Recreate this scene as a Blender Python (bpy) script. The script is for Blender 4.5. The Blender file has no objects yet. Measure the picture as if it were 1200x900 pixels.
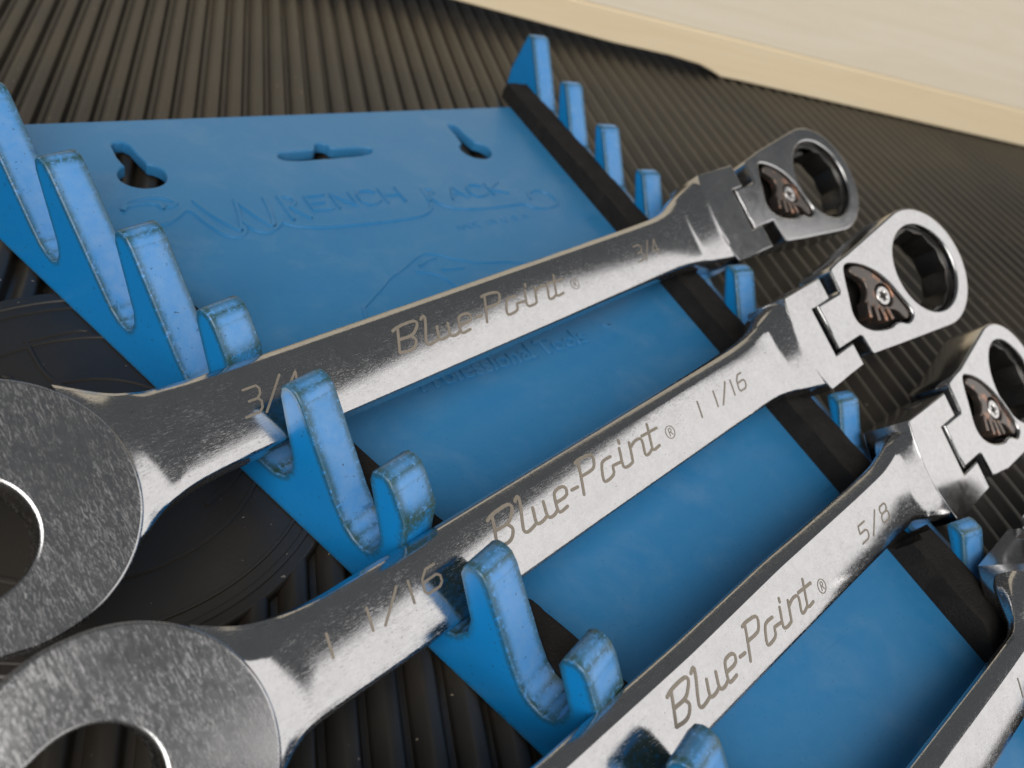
import bpy, bmesh, math, random
from mathutils import Vector, Matrix, noise
from mathutils.geometry import tessellate_polygon

random.seed(7)
U = 0.00125                     # one modelling unit in metres
scene = bpy.context.scene
COL = scene.collection

# ------------------------------------------------------------------ camera, world, light, exposure
cam_d = bpy.data.cameras.new("camera")
cam = bpy.data.objects.new("camera", cam_d)
COL.objects.link(cam)
RW = [[0.76690, -0.25378, 0.58946], [-0.58413, -0.65647, 0.47733], [0.26582, -0.71038, -0.65169]]
cam.matrix_world = Matrix(((RW[0][0], -RW[0][1], -RW[0][2], 0.0),
                           (RW[1][0], -RW[1][1], -RW[1][2], 0.0),
                           (RW[2][0], -RW[2][1], -RW[2][2], 100 * U),
                           (0, 0, 0, 1)))
cam_d.sensor_fit = 'HORIZONTAL'
cam_d.sensor_width = 36
cam_d.lens = 36 * 935 / 1200
cam_d.clip_start = 0.004
cam_d.clip_end = 60
cam_d.dof.use_dof = True
cam_d.dof.focus_distance = 114 * U
cam_d.dof.aperture_fstop = 21
scene.camera = cam

world = bpy.data.worlds.new("World")
scene.world = world
world.use_nodes = True
bg = world.node_tree.nodes["Background"]
bg.inputs[0].default_value = (0.93, 0.965, 1.0, 1)
bg.inputs[1].default_value = 0.125

def area(name, az, el, dist, sx, sy, power, color, target=(90, 60, 10), level=False):
    L = bpy.data.lights.new(name, 'AREA')
    L.shape = 'RECTANGLE'; L.size = sx; L.size_y = sy; L.energy = power; L.color = color
    o = bpy.data.objects.new(name, L); COL.objects.link(o)
    a, e = math.radians(az), math.radians(el)
    t = Vector(target) * U
    v = Vector((math.cos(a) * math.cos(e), math.sin(a) * math.cos(e), math.sin(e)))
    o.location = t + v * dist
    d = -v
    if level: d = Vector((d.x, d.y, 0))
    o.rotation_euler = d.to_track_quat('-Z', 'Y').to_euler()
    return o
# the open garage door: daylight coming in low from the right of the picture
area("door_daylight", -46.2, 28.2, 2.2, 2.86, 2.35, 25, (1.0, 0.965, 0.94), level=True)
# added fill light with no known source, high behind the camera
area("fill_light", -142, 46, 1.7, 1.25, 1.25, 29, (1.0, 0.965, 0.92))

scene.view_settings.view_transform = 'Standard'
scene.view_settings.look = 'None'
scene.view_settings.exposure = 0
scene.view_settings.gamma = 1
scene.cycles.max_bounces = 8
scene.cycles.glossy_bounces = 5
scene.cycles.use_denoising = True

# ------------------------------------------------------------------ node helpers / materials
def new_mat(name):
    m = bpy.data.materials.new(name); m.use_nodes = True
    nt = m.node_tree; b = nt.nodes["Principled BSDF"]
    return m, nt, b
def N(nt, t, **kw):
    n = nt.nodes.new(t)
    for k, v in kw.items():
        if k.startswith('i_'):
            key = k[2:]
            n.inputs[int(key) if key.isdigit() else key].default_value = v
        else: setattr(n, k, v)
    return n
def lk(nt, a, b): nt.links.new(a, b)
def coords(nt, scale=(1, 1, 1), rot=(0, 0, 0), src='Object'):
    tc = N(nt, 'ShaderNodeTexCoord'); mp = N(nt, 'ShaderNodeMapping')
    mp.inputs['Scale'].default_value = scale; mp.inputs['Rotation'].default_value = rot
    lk(nt, tc.outputs[src], mp.inputs['Vector']); return mp.outputs[0]
def tex(nt, vec, scale, detail=4, rough=0.55, dist=0.0):
    n = N(nt, 'ShaderNodeTexNoise'); n.inputs['Scale'].default_value = scale
    n.inputs['Detail'].default_value = detail; n.inputs['Roughness'].default_value = rough
    n.inputs['Distortion'].default_value = dist
    lk(nt, vec, n.inputs['Vector']); return n.outputs[0]
def ramp(nt, fac, stops):
    r = N(nt, 'ShaderNodeValToRGB'); e = r.color_ramp.elements
    while len(e) < len(stops): e.new(0.5)
    for el, (p, c) in zip(e, stops):
        el.position = p; el.color = c if len(c) == 4 else (*c, 1)
    lk(nt, fac, r.inputs[0]); return r.outputs[0]
def gray(v): return (v, v, v, 1)
def mixc(nt, fac, a, b):
    m = N(nt, 'ShaderNodeMix', data_type='RGBA')
    for val, s in ((fac, m.inputs[0]), (a, m.inputs[6]), (b, m.inputs[7])):
        if hasattr(val, 'is_output'): lk(nt, val, s)
        else: s.default_value = val if not isinstance(val, tuple) or len(val) == 4 else (*val, 1)
    return m.outputs[2]
def mth(nt, op, a, b=None):
    m = N(nt, 'ShaderNodeMath', operation=op)
    for i, v in enumerate((a, b)):
        if v is None: continue
        if hasattr(v, 'is_output'): lk(nt, v, m.inputs[i])
        else: m.inputs[i].default_value = v
    return m.outputs[0]
def bump(nt, h, strength, dist, normal=None):
    b = N(nt, 'ShaderNodeBump'); b.inputs['Strength'].default_value = strength
    b.inputs['Distance'].default_value = dist; lk(nt, h, b.inputs['Height'])
    if normal is not None: lk(nt, normal, b.inputs['Normal'])
    return b.outputs[0]
def edge_mask(nt, radius, lo=0.80, hi=0.985):
    bv = N(nt, 'ShaderNodeBevel', samples=4); bv.inputs['Radius'].default_value = radius
    ge = N(nt, 'ShaderNodeNewGeometry'); d = N(nt, 'ShaderNodeVectorMath', operation='DOT_PRODUCT')
    lk(nt, bv.outputs[0], d.inputs[0]); lk(nt, ge.outputs['True Normal'], d.inputs[1])
    mr = N(nt, 'ShaderNodeMapRange'); mr.inputs[1].default_value = hi; mr.inputs[2].default_value = lo
    lk(nt, d.outputs['Value'], mr.inputs[0]); return mr.outputs[0]

def chrome(name, base, r_lo, r_hi, streak_rot, streak_scale, streak_stretch, bump_s, scratch=0.35, specks=True):
    m, nt, b = new_mat(name)
    k = 1 / U
    v = coords(nt, (k, k, k))
    vs = coords(nt, (k * streak_stretch[0], k * streak_stretch[1], k * 0.3), (0, 0, streak_rot))
    fine = tex(nt, vs, streak_scale, 2, 0.6, 1.6)
    vs2 = coords(nt, (k * streak_stretch[0], k * streak_stretch[1], k * 0.3), (0, 0, streak_rot - 0.55))
    fine2 = tex(nt, vs2, streak_scale * 0.8, 2, 0.6, 1.8)
    cloud = tex(nt, v, 0.22, 5, 0.62, 0.3)
    mott = tex(nt, v, 1.1, 4, 0.65, 0.5)
    r = mth(nt, 'ADD', mth(nt, 'MULTIPLY', ramp(nt, cloud, [(0.35, gray(0)), (0.7, gray(1))]), 0.55),
            mth(nt, 'MULTIPLY', ramp(nt, mott, [(0.38, gray(0)), (0.68, gray(1))]), 0.45))
    mr = N(nt, 'ShaderNodeMapRange'); mr.inputs[3].default_value = r_lo; mr.inputs[4].default_value = r_hi
    lk(nt, r, mr.inputs[0])
    s1 = ramp(nt, fine, [(0.52, gray(0)), (0.70, gray(1))]); s2 = ramp(nt, fine2, [(0.55, gray(0)), (0.72, gray(1))])
    dens_ = ramp(nt, tex(nt, v, 0.10, 3, 0.6), [(0.30, gray(0.35)), (0.65, gray(1))])
    scr = mth(nt, 'MULTIPLY', mth(nt, 'MAXIMUM', s1, s2), dens_)
    rr0 = mth(nt, 'ADD', mr.outputs[0], mth(nt, 'MULTIPLY', scr, scratch))
    lk(nt, rr0, b.inputs['Roughness'])
    col = mixc(nt, ramp(nt, mott, [(0.35, gray(0)), (0.7, gray(1))]), base, tuple(c * 0.93 for c in base))
    smg = ramp(nt, tex(nt, v, 0.35, 4, 0.7, 0.8), [(0.38, gray(0)), (0.72, gray(0.20))])
    col = mixc(nt, smg, col, (0.30, 0.30, 0.30))
    fz = ramp(nt, tex(nt, v, 3.2, 2, 0.6), [(0.50, gray(0)), (0.75, gray(0.20))])
    col = mixc(nt, fz, col, (0.34, 0.32, 0.30))
    if specks:
        sp = tex(nt, v, 2.6, 3, 0.6, 0.4)
        area_ = tex(nt, v, 0.16, 2, 0.5)
        msk = mth(nt, 'MULTIPLY', ramp(nt, sp, [(0.66, gray(0)), (0.71, gray(0.8))]),
                  ramp(nt, area_, [(0.42, gray(0)), (0.6, gray(1))]))
        col = mixc(nt, msk, col, (0.12, 0.10, 0.085))
    lk(nt, col, b.inputs['Base Color'])
    b.inputs['Metallic'].default_value = 1.0
    hsum = mth(nt, 'ADD', ramp(nt, fine, [(0.40, gray(0)), (0.62, gray(1))]),
               mth(nt, 'MULTIPLY', ramp(nt, fine2, [(0.5, gray(0)), (0.7, gray(1))]), 0.6))
    lk(nt, bump(nt, hsum, bump_s, 0.04 * U), b.inputs['Normal'])
    return m

M = {}
CH = (0.55, 0.55, 0.555)
M['chrome'] = chrome('worn polished chrome', CH, 0.07, 0.13, 1.0, 2.0, (0.5, 2.6), 0.035, 0.30)
M['chrome_face'] = chrome('scuffed satin chrome', CH, 0.14, 0.22, 0.30, 1.9, (2.4, 0.34), 0.06, 0.30)
M['chrome_head'] = chrome('handled satin chrome', CH, 0.10, 0.20, 0.1, 1.8, (2.0, 0.6), 0.02, 0.12)

def simple_metal(name, col, rough, var=0.3):
    m, nt, b = new_mat(name); k = 1 / U
    v = coords(nt, (k, k, k)); n1 = tex(nt, v, 0.9, 4, 0.6)
    lk(nt, mixc(nt, n1, tuple(c * (1 - var) for c in col), tuple(min(1, c * (1 + var)) for c in col)), b.inputs['Base Color'])
    b.inputs['Metallic'].default_value = 1; b.inputs['Roughness'].default_value = rough
    lk(nt, bump(nt, tex(nt, v, 3.0, 3), 0.2, 0.03 * U), b.inputs['Normal'])
    return m
M['dark_steel'] = simple_metal('oiled dark steel', (0.11, 0.105, 0.10), 0.42)
M['pin_steel'] = simple_metal('plain steel', (0.35, 0.34, 0.33), 0.3)
M['screw_steel'] = simple_metal('bright screw steel', (0.62, 0.61, 0.6), 0.28, 0.1)

m, nt, b = new_mat('worn coppery lever'); k = 1 / U
v = coords(nt, (k, k, k))
em = edge_mask(nt, 0.45 * U, 0.6, 0.98)
nz = tex(nt, v, 0.35, 3, 0.6)
fac = mth(nt, 'MINIMUM', mth(nt, 'ADD', mth(nt, 'MULTIPLY', em, 0.8), ramp(nt, nz, [(0.53, gray(0)), (0.68, gray(1))])), 1.0)
lk(nt, mixc(nt, fac, (0.15, 0.135, 0.125), (0.50, 0.27, 0.175)), b.inputs['Base Color'])
b.inputs['Metallic'].default_value = 0.9; b.inputs['Roughness'].default_value = 0.4
lk(nt, bump(nt, tex(nt, v, 2.0, 3), 0.25, 0.05 * U), b.inputs['Normal'])
M['lever'] = m
m, nt, b = new_mat('black grease'); b.inputs['Base Color'].default_value = (0.012, 0.011, 0.010, 1); b.inputs['Roughness'].default_value = 0.55; M['pocket_shade'] = m  # near-black colour stands in for the shade inside the lever pocket

m, nt, b = new_mat('laser etched grey')
v = coords(nt, (k, k, k)); n1 = tex(nt, v, 3.0, 3)
lk(nt, mixc(nt, n1, (0.20, 0.17, 0.135), (0.34, 0.30, 0.25)), b.inputs['Base Color'])
b.inputs['Metallic'].default_value = 0.35; b.inputs['Roughness'].default_value = 0.62
M['etch'] = m

def plastic(name, grime_amt, scuff_amt):
    m, nt, b = new_mat(name); k = 1 / U
    v = coords(nt, (k, k, k))
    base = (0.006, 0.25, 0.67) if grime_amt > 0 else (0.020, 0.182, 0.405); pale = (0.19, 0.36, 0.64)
    cl = tex(nt, v, 0.05, 3, 0.55, 0.4); md = tex(nt, v, 0.5, 5, 0.65, 0.3); fn = tex(nt, v, 2.4, 4, 0.7)
    scuff = mth(nt, 'MULTIPLY', ramp(nt, md, [(0.25, gray(0.35)), (0.8, gray(1))]), scuff_amt)
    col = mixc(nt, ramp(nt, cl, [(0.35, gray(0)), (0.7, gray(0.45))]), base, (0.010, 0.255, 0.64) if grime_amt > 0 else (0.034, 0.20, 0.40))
    if grime_amt > 0:
        ge = N(nt, 'ShaderNodeNewGeometry'); sx = N(nt, 'ShaderNodeSeparateXYZ'); lk(nt, ge.outputs['True Normal'], sx.inputs[0])
        scuff = mth(nt, 'MULTIPLY', scuff, ramp(nt, sx.outputs['Z'], [(0.15, gray(0)), (0.45, gray(1))]))
    col = mixc(nt, scuff, col, pale)
    if grime_amt > 0:
        e = edge_mask(nt, 1.8 * U, 0.92, 0.995)
        g = mth(nt, 'MULTIPLY', e, ramp(nt, tex(nt, v, 1.5, 4, 0.75), [(0.36, gray(0)), (0.52, gray(1))]))
        g = mth(nt, 'MULTIPLY', g, ramp(nt, tex(nt, v, 0.12, 3, 0.6), [(0.35, gray(0.35)), (0.55, gray(1))]))
        col = mixc(nt, mth(nt, 'MINIMUM', mth(nt, 'MULTIPLY', g, 3.2 * grime_amt), 0.95), col, (0.028, 0.070, 0.050))
    if grime_amt == 0:
        dust = mth(nt, 'MULTIPLY', ramp(nt, tex(nt, v, 0.085, 5, 0.68, 0.5), [(0.50, gray(0)), (0.72, gray(1))]), ramp(nt, tex(nt, v, 0.8, 4, 0.7), [(0.3, gray(0.4)), (0.7, gray(1))]))
        col = mixc(nt, mth(nt, 'MULTIPLY', dust, 0.30), col, (0.17, 0.30, 0.46))
    dots = mth(nt, 'MULTIPLY', ramp(nt, tex(nt, v, 1.7, 2, 0.5), [(0.69, gray(0)), (0.73, gray(1))]),
               0.75 if grime_amt > 0 else 0.35)
    col = mixc(nt, dots, col, (0.02, 0.045, 0.07))
    vs = coords(nt, (k * 0.05, k * 1.2, k), (0, 0, 0.9))
    scr = ramp(nt, tex(nt, vs, 0.5, 2, 0.5, 0.2), [(0.73, gray(0)), (0.76, gray(0.5))])
    col = mixc(nt, scr, col, (0.015, 0.10, 0.26))
    lk(nt, col, b.inputs['Base Color'])
    mr = N(nt, 'ShaderNodeMapRange'); mr.inputs[3].default_value = 0.26; mr.inputs[4].default_value = 0.42
    lk(nt, md, mr.inputs[0]); lk(nt, mr.outputs[0], b.inputs['Roughness'])
    b.inputs['IOR'].default_value = 1.5
    lk(nt, bump(nt, mth(nt, 'ADD', fn, mth(nt, 'MULTIPLY', md, 2.0)), 0.12, 0.10 * U), b.inputs['Normal'])
    return m
M['plate'] = plastic('blue moulded plastic', 0.0, 0.10)
M['rail'] = plastic('blue plastic with grimy edges', 1.0, 0.8)

m, nt, b = new_mat('black foam'); v = coords(nt, (k, k, k))
n1 = tex(nt, v, 2.2, 4, 0.7); n2 = tex(nt, v, 0.3, 3)
lk(nt, mixc(nt, n2, (0.018, 0.017, 0.0165), (0.046, 0.042, 0.039)), b.inputs['Base Color'])
b.inputs['Roughness'].default_value = 1.0; b.inputs['Specular IOR Level'].default_value = 0.06
lk(nt, bump(nt, n1, 1.0, 0.6 * U), b.inputs['Normal']); M['foam'] = m

m, nt, b = new_mat('black ribbed rubber'); v = coords(nt, (k, k, k))
n1 = tex(nt, v, 0.9, 5, 0.7); n2 = tex(nt, v, 0.02, 4, 0.6)
dust = ramp(nt, n2, [(0.35, gray(0)), (0.7, gray(1))])
col = mixc(nt, dust, (0.0100, 0.0092, 0.0082), (0.034, 0.026, 0.016))
dd = ramp(nt, tex(nt, v, 0.8, 2, 0.5), [(0.735, gray(0)), (0.76, gray(1))])
col = mixc(nt, dd, col, (0.20, 0.17, 0.13))
lk(nt, col, b.inputs['Base Color'])
b.inputs['Roughness'].default_value = 0.47; b.inputs['Specular IOR Level'].default_value = 0.75
lk(nt, bump(nt, n1, 0.3, 0.15 * U), b.inputs['Normal']); M['rubber'] = m

def wood(name, c1, c2, c3, gscale):
    m, nt, b = new_mat(name); v = coords(nt, (k * 0.012, k * 0.2, k * 0.2)); vv = coords(nt, (k, k, k))
    g1 = tex(nt, v, gscale, 5, 0.6, 1.2); g2 = tex(nt, vv, 0.25, 4, 0.6)
    col = mixc(nt, ramp(nt, g1, [(0.35, gray(0)), (0.68, gray(1))]), c1, c2)
    col = mixc(nt, ramp(nt, g2, [(0.5, gray(0)), (0.8, gray(0.4))]), col, c3)
    kn = ramp(nt, tex(nt, vv, 0.05, 2, 0.5), [(0.74, gray(0)), (0.80, gray(0.4))])
    col = mixc(nt, kn, col, (0.45, 0.27, 0.14))
    lk(nt, col, b.inputs['Base Color']); b.inputs['Roughness'].default_value = 0.7
    lk(nt, bump(nt, g1, 0.25, 0.2 * U), b.inputs['Normal']); return m
M['wood_strip'] = wood('pale bare wood', (0.90, 0.76, 0.53), (0.87, 0.71, 0.47), (0.88, 0.75, 0.54), 1.0)
M['board'] = wood('cream plywood', (0.90, 0.815, 0.655), (0.85, 0.755, 0.59), (0.90, 0.83, 0.70), 0.7)
m, nt, b = new_mat('grey concrete'); v = coords(nt)
lk(nt, mixc(nt, tex(nt, v, 12, 5), (0.10, 0.095, 0.09), (0.17, 0.16, 0.15)), b.inputs['Base Color'])
b.inputs['Roughness'].default_value = 0.9; M['floor'] = m

# ------------------------------------------------------------------ mesh helpers (all shapes are given in units, stored in metres)
def link_mesh(name, verts, faces, mat, parent=None, smooth=True, sharp=None, angle=38):
    me = bpy.data.meshes.new(name)
    me.from_pydata([(x * U, y * U, z * U) for x, y, z in verts], [], faces)
    bm = bmesh.new(); bm.from_mesh(me)
    bmesh.ops.recalc_face_normals(bm, faces=bm.faces)
    th = math.radians(angle)
    for f in bm.faces: f.smooth = smooth
    if smooth:
        for e in bm.edges:
            if len(e.link_faces) == 2 and e.calc_face_angle(0) > th: e.smooth = False
        if sharp:
            bm.edges.ensure_lookup_table()
            for e in bm.edges:
                if (e.verts[0].index, e.verts[1].index) in sharp or (e.verts[1].index, e.verts[0].index) in sharp: e.smooth = False
    bm.to_mesh(me); bm.free()
    me.materials.append(mat)
    o = bpy.data.objects.new(name, me); COL.objects.link(o)
    if parent is not None: o.parent = parent
    return o

def ccw(p):
    a = sum(p[i - 1][0] * p[i][1] - p[i][0] * p[i - 1][1] for i in range(len(p)))
    return list(p) if a > 0 else list(reversed(p))
def offset(p, d):
    """move a CCW outline inwards by d (mitred, limited)"""
    n = len(p); out = []
    for i in range(n):
        a, b, c = Vector(p[i - 1]), Vector(p[i]), Vector(p[(i + 1) % n])
        e1 = (b - a); e2 = (c - b)
        if e1.length < 1e-9 or e2.length < 1e-9: out.append(tuple(b)); continue
        n1 = Vector((-e1.y, e1.x)).normalized(); n2 = Vector((-e2.y, e2.x)).normalized()
        m_ = n1 + n2
        if m_.length < 1e-6: m_ = n1
        m_.normalize(); s = d / max(0.5, m_.dot(n1)); q = b + m_ * s
        out.append((q.x, q.y))
    return out
def prism_geo(outline, n0, n1, bevel, holes=(), steps=3):
    """solid between n0 and n1 over an outline with holes, rounded rims; returns verts, faces, sharp edge set"""
    loops = [ccw(outline)] + [list(reversed(ccw(h))) for h in holes]
    prof = []
    for i in range(steps + 1):
        a = math.pi / 2 * i / steps
        prof.append((bevel * (1 - math.sin(a)), n0 + bevel * (1 - math.cos(a))))
    top = [(o, n0 + n1 - z) for o, z in reversed(prof)]
    prof = prof + top
    verts, faces, sharp = [], [], set()
    caps = [[], []]; capidx = [[], []]
    for L in loops:
        rings = []
        for o, z in prof:
            q = offset(L, o); st = len(verts)
            verts += [(x, y, z) for x, y in q]; rings.append(st)
            if z == prof[0][1]: pass
        n = len(L)
        for r0, r1 in zip(rings[:-1], rings[1:]):
            for i in range(n):
                j = (i + 1) % n
                faces.append((r0 + i, r0 + j, r1 + j, r1 + i))
        for s_, rg in ((0, rings[0]), (1, rings[-1])):
            caps[s_].append([Vector((verts[rg + i][0], verts[rg + i][1], 0)) for i in range(n)])
            capidx[s_] += [rg + i for i in range(n)]
            for i in range(n): sharp.add((rg + i, rg + (i + 1) % n))
    for s_ in (0, 1):
        for t in tessellate_polygon(caps[s_]):
            faces.append(tuple(capidx[s_][i] for i in t))
    return verts, faces, sharp
def prism(name, outline, n0, n1, bevel, mat, parent, holes=(), f=None, steps=3, angle=38):
    v, fa, sh = prism_geo(outline, n0, n1, bevel, holes, steps)
    if f: v = [f(*p) for p in v]
    return link_mesh(name, v, fa, mat, parent, sharp=sh, angle=angle)
def arc(cx, cy, r, a0, a1, n):
    return [(cx + r * math.cos(math.radians(a0 + (a1 - a0) * i / n)), cy + r * math.sin(math.radians(a0 + (a1 - a0) * i / n))) for i in range(n + 1)]
def circle(cx, cy, r, n=64): return arc(cx, cy, r, 0, 360 * (n - 1) / n, n - 1)
def dens(p, step, closed=True):
    out = []; n = len(p)
    for i in range(n if closed else n - 1):
        a, b = Vector(p[i]), Vector(p[(i + 1) % n]); k_ = max(1, int((b - a).length / step))
        out += [tuple(a.lerp(b, j / k_)) for j in range(k_)]
    if not closed: out.append(tuple(p[-1]))
    return out
def chaikin(p, it=2, closed=True):
    for _ in range(it):
        q = []; n = len(p)
        rng = range(n) if closed else range(n - 1)
        if not closed: q.append(tuple(p[0]))
        for i in rng:
            a, b = Vector(p[i]), Vector(p[(i + 1) % n])
            q += [tuple(a.lerp(b, .25)), tuple(a.lerp(b, .75))]
        if not closed: q.append(tuple(p[-1]))
        p = q
    return p
def ribbon_geo(line, width, hfun, verts, faces, round_ends=True, thick=0.0):
    """a flat or domed stroke following a height function"""
    pts = dens(line, width * 0.6, False)
    pts = [Vector(p) for p in pts]
    if len(pts) < 2: return
    if round_ends:
        pts = [pts[0] - (pts[1] - pts[0]).normalized() * width * 0.35] + pts + [pts[-1] + (pts[-1] - pts[-2]).normalized() * width * 0.35]
    n = len(pts); st = len(verts)
    prof = [(-.5, 0), (.5, 0)] if thick == 0 else [(-.5, -0.05), (-.32, thick * .8), (0, thick), (.32, thick * .8), (.5, -0.05)]
    for i, p in enumerate(pts):
        t = (pts[min(n - 1, i + 1)] - pts[max(0, i - 1)]).normalized(); nn = Vector((-t.y, t.x))
        w = width * (0.45 if round_ends and i in (0, n - 1) else 1.0)
        for u, h in prof:
            q = p + nn * u * w
            verts.append((q.x, q.y, hfun(q.x, q.y) + h))
    m_ = len(prof)
    for i in range(n - 1):
        for j in range(m_ - 1):
            a = st + i * m_ + j
            faces.append((a, a + 1, a + m_ + 1, a + m_))
def interp(tab, x):
    if x <= tab[0][0]: return tab[0][1]
    for (a, va), (b, vb) in zip(tab[:-1], tab[1:]):
        if x <= b:
            t = (x - a) / (b - a); return va + (vb - va) * t
    return tab[-1][1]
def smooth_interp(tab, x, r=1.5):
    return sum(interp(tab, x + d * r) for d in (-1, -.5, 0, .5, 1)) / 5
def sstep(a, b, x):
    t = min(1, max(0, (x - a) / (b - a))); return t * t * (3 - 2 * t)
def empty(name, loc=(0, 0, 0), mat=None, **props):
    o = bpy.data.objects.new(name, None); COL.objects.link(o); o.empty_display_size = 0.01
    if mat is not None: o.matrix_world = mat
    else: o.location = Vector(loc) * U
    for k_, v_ in props.items(): o[k_] = v_
    return o

# ------------------------------------------------------------------ setting: floor, ribbed mat, board wall
fl = link_mesh('ground', [(-2400, -2400, -6), (2400, -2400, -6), (2400, 2400, -6), (-2400, 2400, -6)], [(0, 1, 2, 3)], M['floor'], smooth=False)
fl['kind'] = 'structure'

mat_t = empty('rubber_mat', (0, 0, -5.9), label='black ribbed rubber mat spread under the wrench rack', category='mat')
ra = math.radians(65.6); rd = Vector((math.cos(ra), math.sin(ra))); rn = Vector((math.sin(ra), -math.cos(ra)))
PITCH = 5.42
q0 = Vector((37.1, 182.0)).dot(rn)
PAD_C, PAD_R = (20, 87), 36.5
verts, faces = [], []
prof = [(0.0, -2.6), (0.85, -2.6), (1.0, -1.75), (1.2, -1.55), (2.6, -0.26), (2.9, -0.09), (3.3, -0.08), (4.3, -0.14), (4.7, -0.35), (4.95, -1.0), (5.1, -2.35)]
i0, i1 = -110, 150
stations = [-420] + list(range(-60, 420, 20)) + [520, 760]
for ir in range(i0, i1):
    wob = random.uniform(-.05, .05)
    for off, z in prof:
        c_ = q0 + ir * PITCH + off + wob
        for s_ in stations:
            x = rn.x * c_ + rd.x * s_; y = rn.y * c_ + rd.y * s_
            dpad = math.hypot(x - PAD_C[0], y - PAD_C[1]) - PAD_R
            verts.append((x, y, z + 5.86 + 0.02 * math.sin(s_ * .031 + ir * .7)))
ns = len(stations)
rows = (i1 - i0) * len(prof)
for r in range(rows - 1):
    for j in range(ns - 1):
        a = r * ns + j
        faces.append((a, a + 1, a + ns + 1, a + ns))
o = link_mesh('ribbed_sheet', verts, faces, M['rubber'], mat_t, angle=60)
# thickness of the sheet
bx = [rn * (q0 + i0 * PITCH) + rd * -420, rn * (q0 + i1 * PITCH - .4) + rd * -420, rn * (q0 + i1 * PITCH - .4) + rd * 760, rn * (q0 + i0 * PITCH) + rd * 760]
prism('backing_sheet', [(p.x, p.y) for p in bx], 0, 3.2, 0.2, M['rubber'], mat_t)
# moulded smooth disc with a raised ring and strokes
prism('moulded_disc', circle(PAD_C[0], PAD_C[1], PAD_R, 96), 3.3, 5.80, 0.5, M['rubber'], mat_t)
v_, f_ = [], []
h = lambda x, y: 5.80
for r_, w_ in ((34.2, 1.3), (31.8, 0.7), (24.0, 0.9), (14.0, 0.8)):
    ribbon_geo(circle(PAD_C[0], PAD_C[1], r_, 90) + [(PAD_C[0] + r_, PAD_C[1])], w_, h, v_, f_, False, 0.30)
for st in ([(17.5, 112), (26.5, 112.6), (27, 110)], [(17.5, 112), (17.8, 103), (21, 98)], [(6, 100), (14, 108), (13, 94), (5, 90), (6, 100)], [(30, 70), (38, 74), (44, 84)]):
    ribbon_geo(chaikin(st, 2, False), 0.8, h, v_, f_, True, 0.28)
link_mesh('moulded_ring', v_, f_, M['rubber'], mat_t)

# board standing behind the mat
wa = (344.6, 155.9); wd = Vector((0.87914, -0.47657)); wnrm = Vector((-wd.y, wd.x))
ang = math.atan2(wd.y, wd.x)
wm = Matrix.Translation(Vector((wa[0] * U, wa[1] * U, -5.9 * U))) @ Matrix.Rotation(ang, 4, 'Z')
wall = empty('board_wall', mat=wm, label='cream plywood board standing on edge behind the rubber mat', category='board')
def stand(x, y, n): return (x, -n, y)       # outline in (along, up), thickness away from the camera
low = [(-700, 11.0), (-178, 11.1), (-114, 9.2), (-90, 9.4), (-76, 8.6), (-70, 7.2), (-65, 5.7), (-58, 5.9), (100, 5.95), (700, 5.95)]
prism('wood_strip', low + [(700, 20.0), (-700, 22.0)], -9.0, 0.0, 0.7, M['wood_strip'], wall, f=stand)
prism('panel', [(-700, 22.05), (700, 20.05), (700, 104), (-700, 106)], -9.0, -0.25, 0.5, M['board'], wall, f=stand)

# ------------------------------------------------------------------ the blue rack
rack = empty('wrench_rack', (0, 0, 0), label='blue plastic wrench rack with toothed sides and embossed back plate', category='wrench rack')
LP0 = Vector((20.576, 139.662)); Ld = Vector((0.23985, -0.97081)); Ln = Vector((0.97081, 0.23985))
RP0 = Vector((161.764, 171.761)); Rd = Vector((-0.19771, -0.98026)); Rn = Vector((0.98026, -0.19771))
def Lmap(s, z, t): q = LP0 + Ld * s + Ln * t; return (q.x, q.y, z)
def Rmap(s, z, t): q = RP0 + Rd * s + Rn * t; return (q.x, q.y, z)

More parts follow.
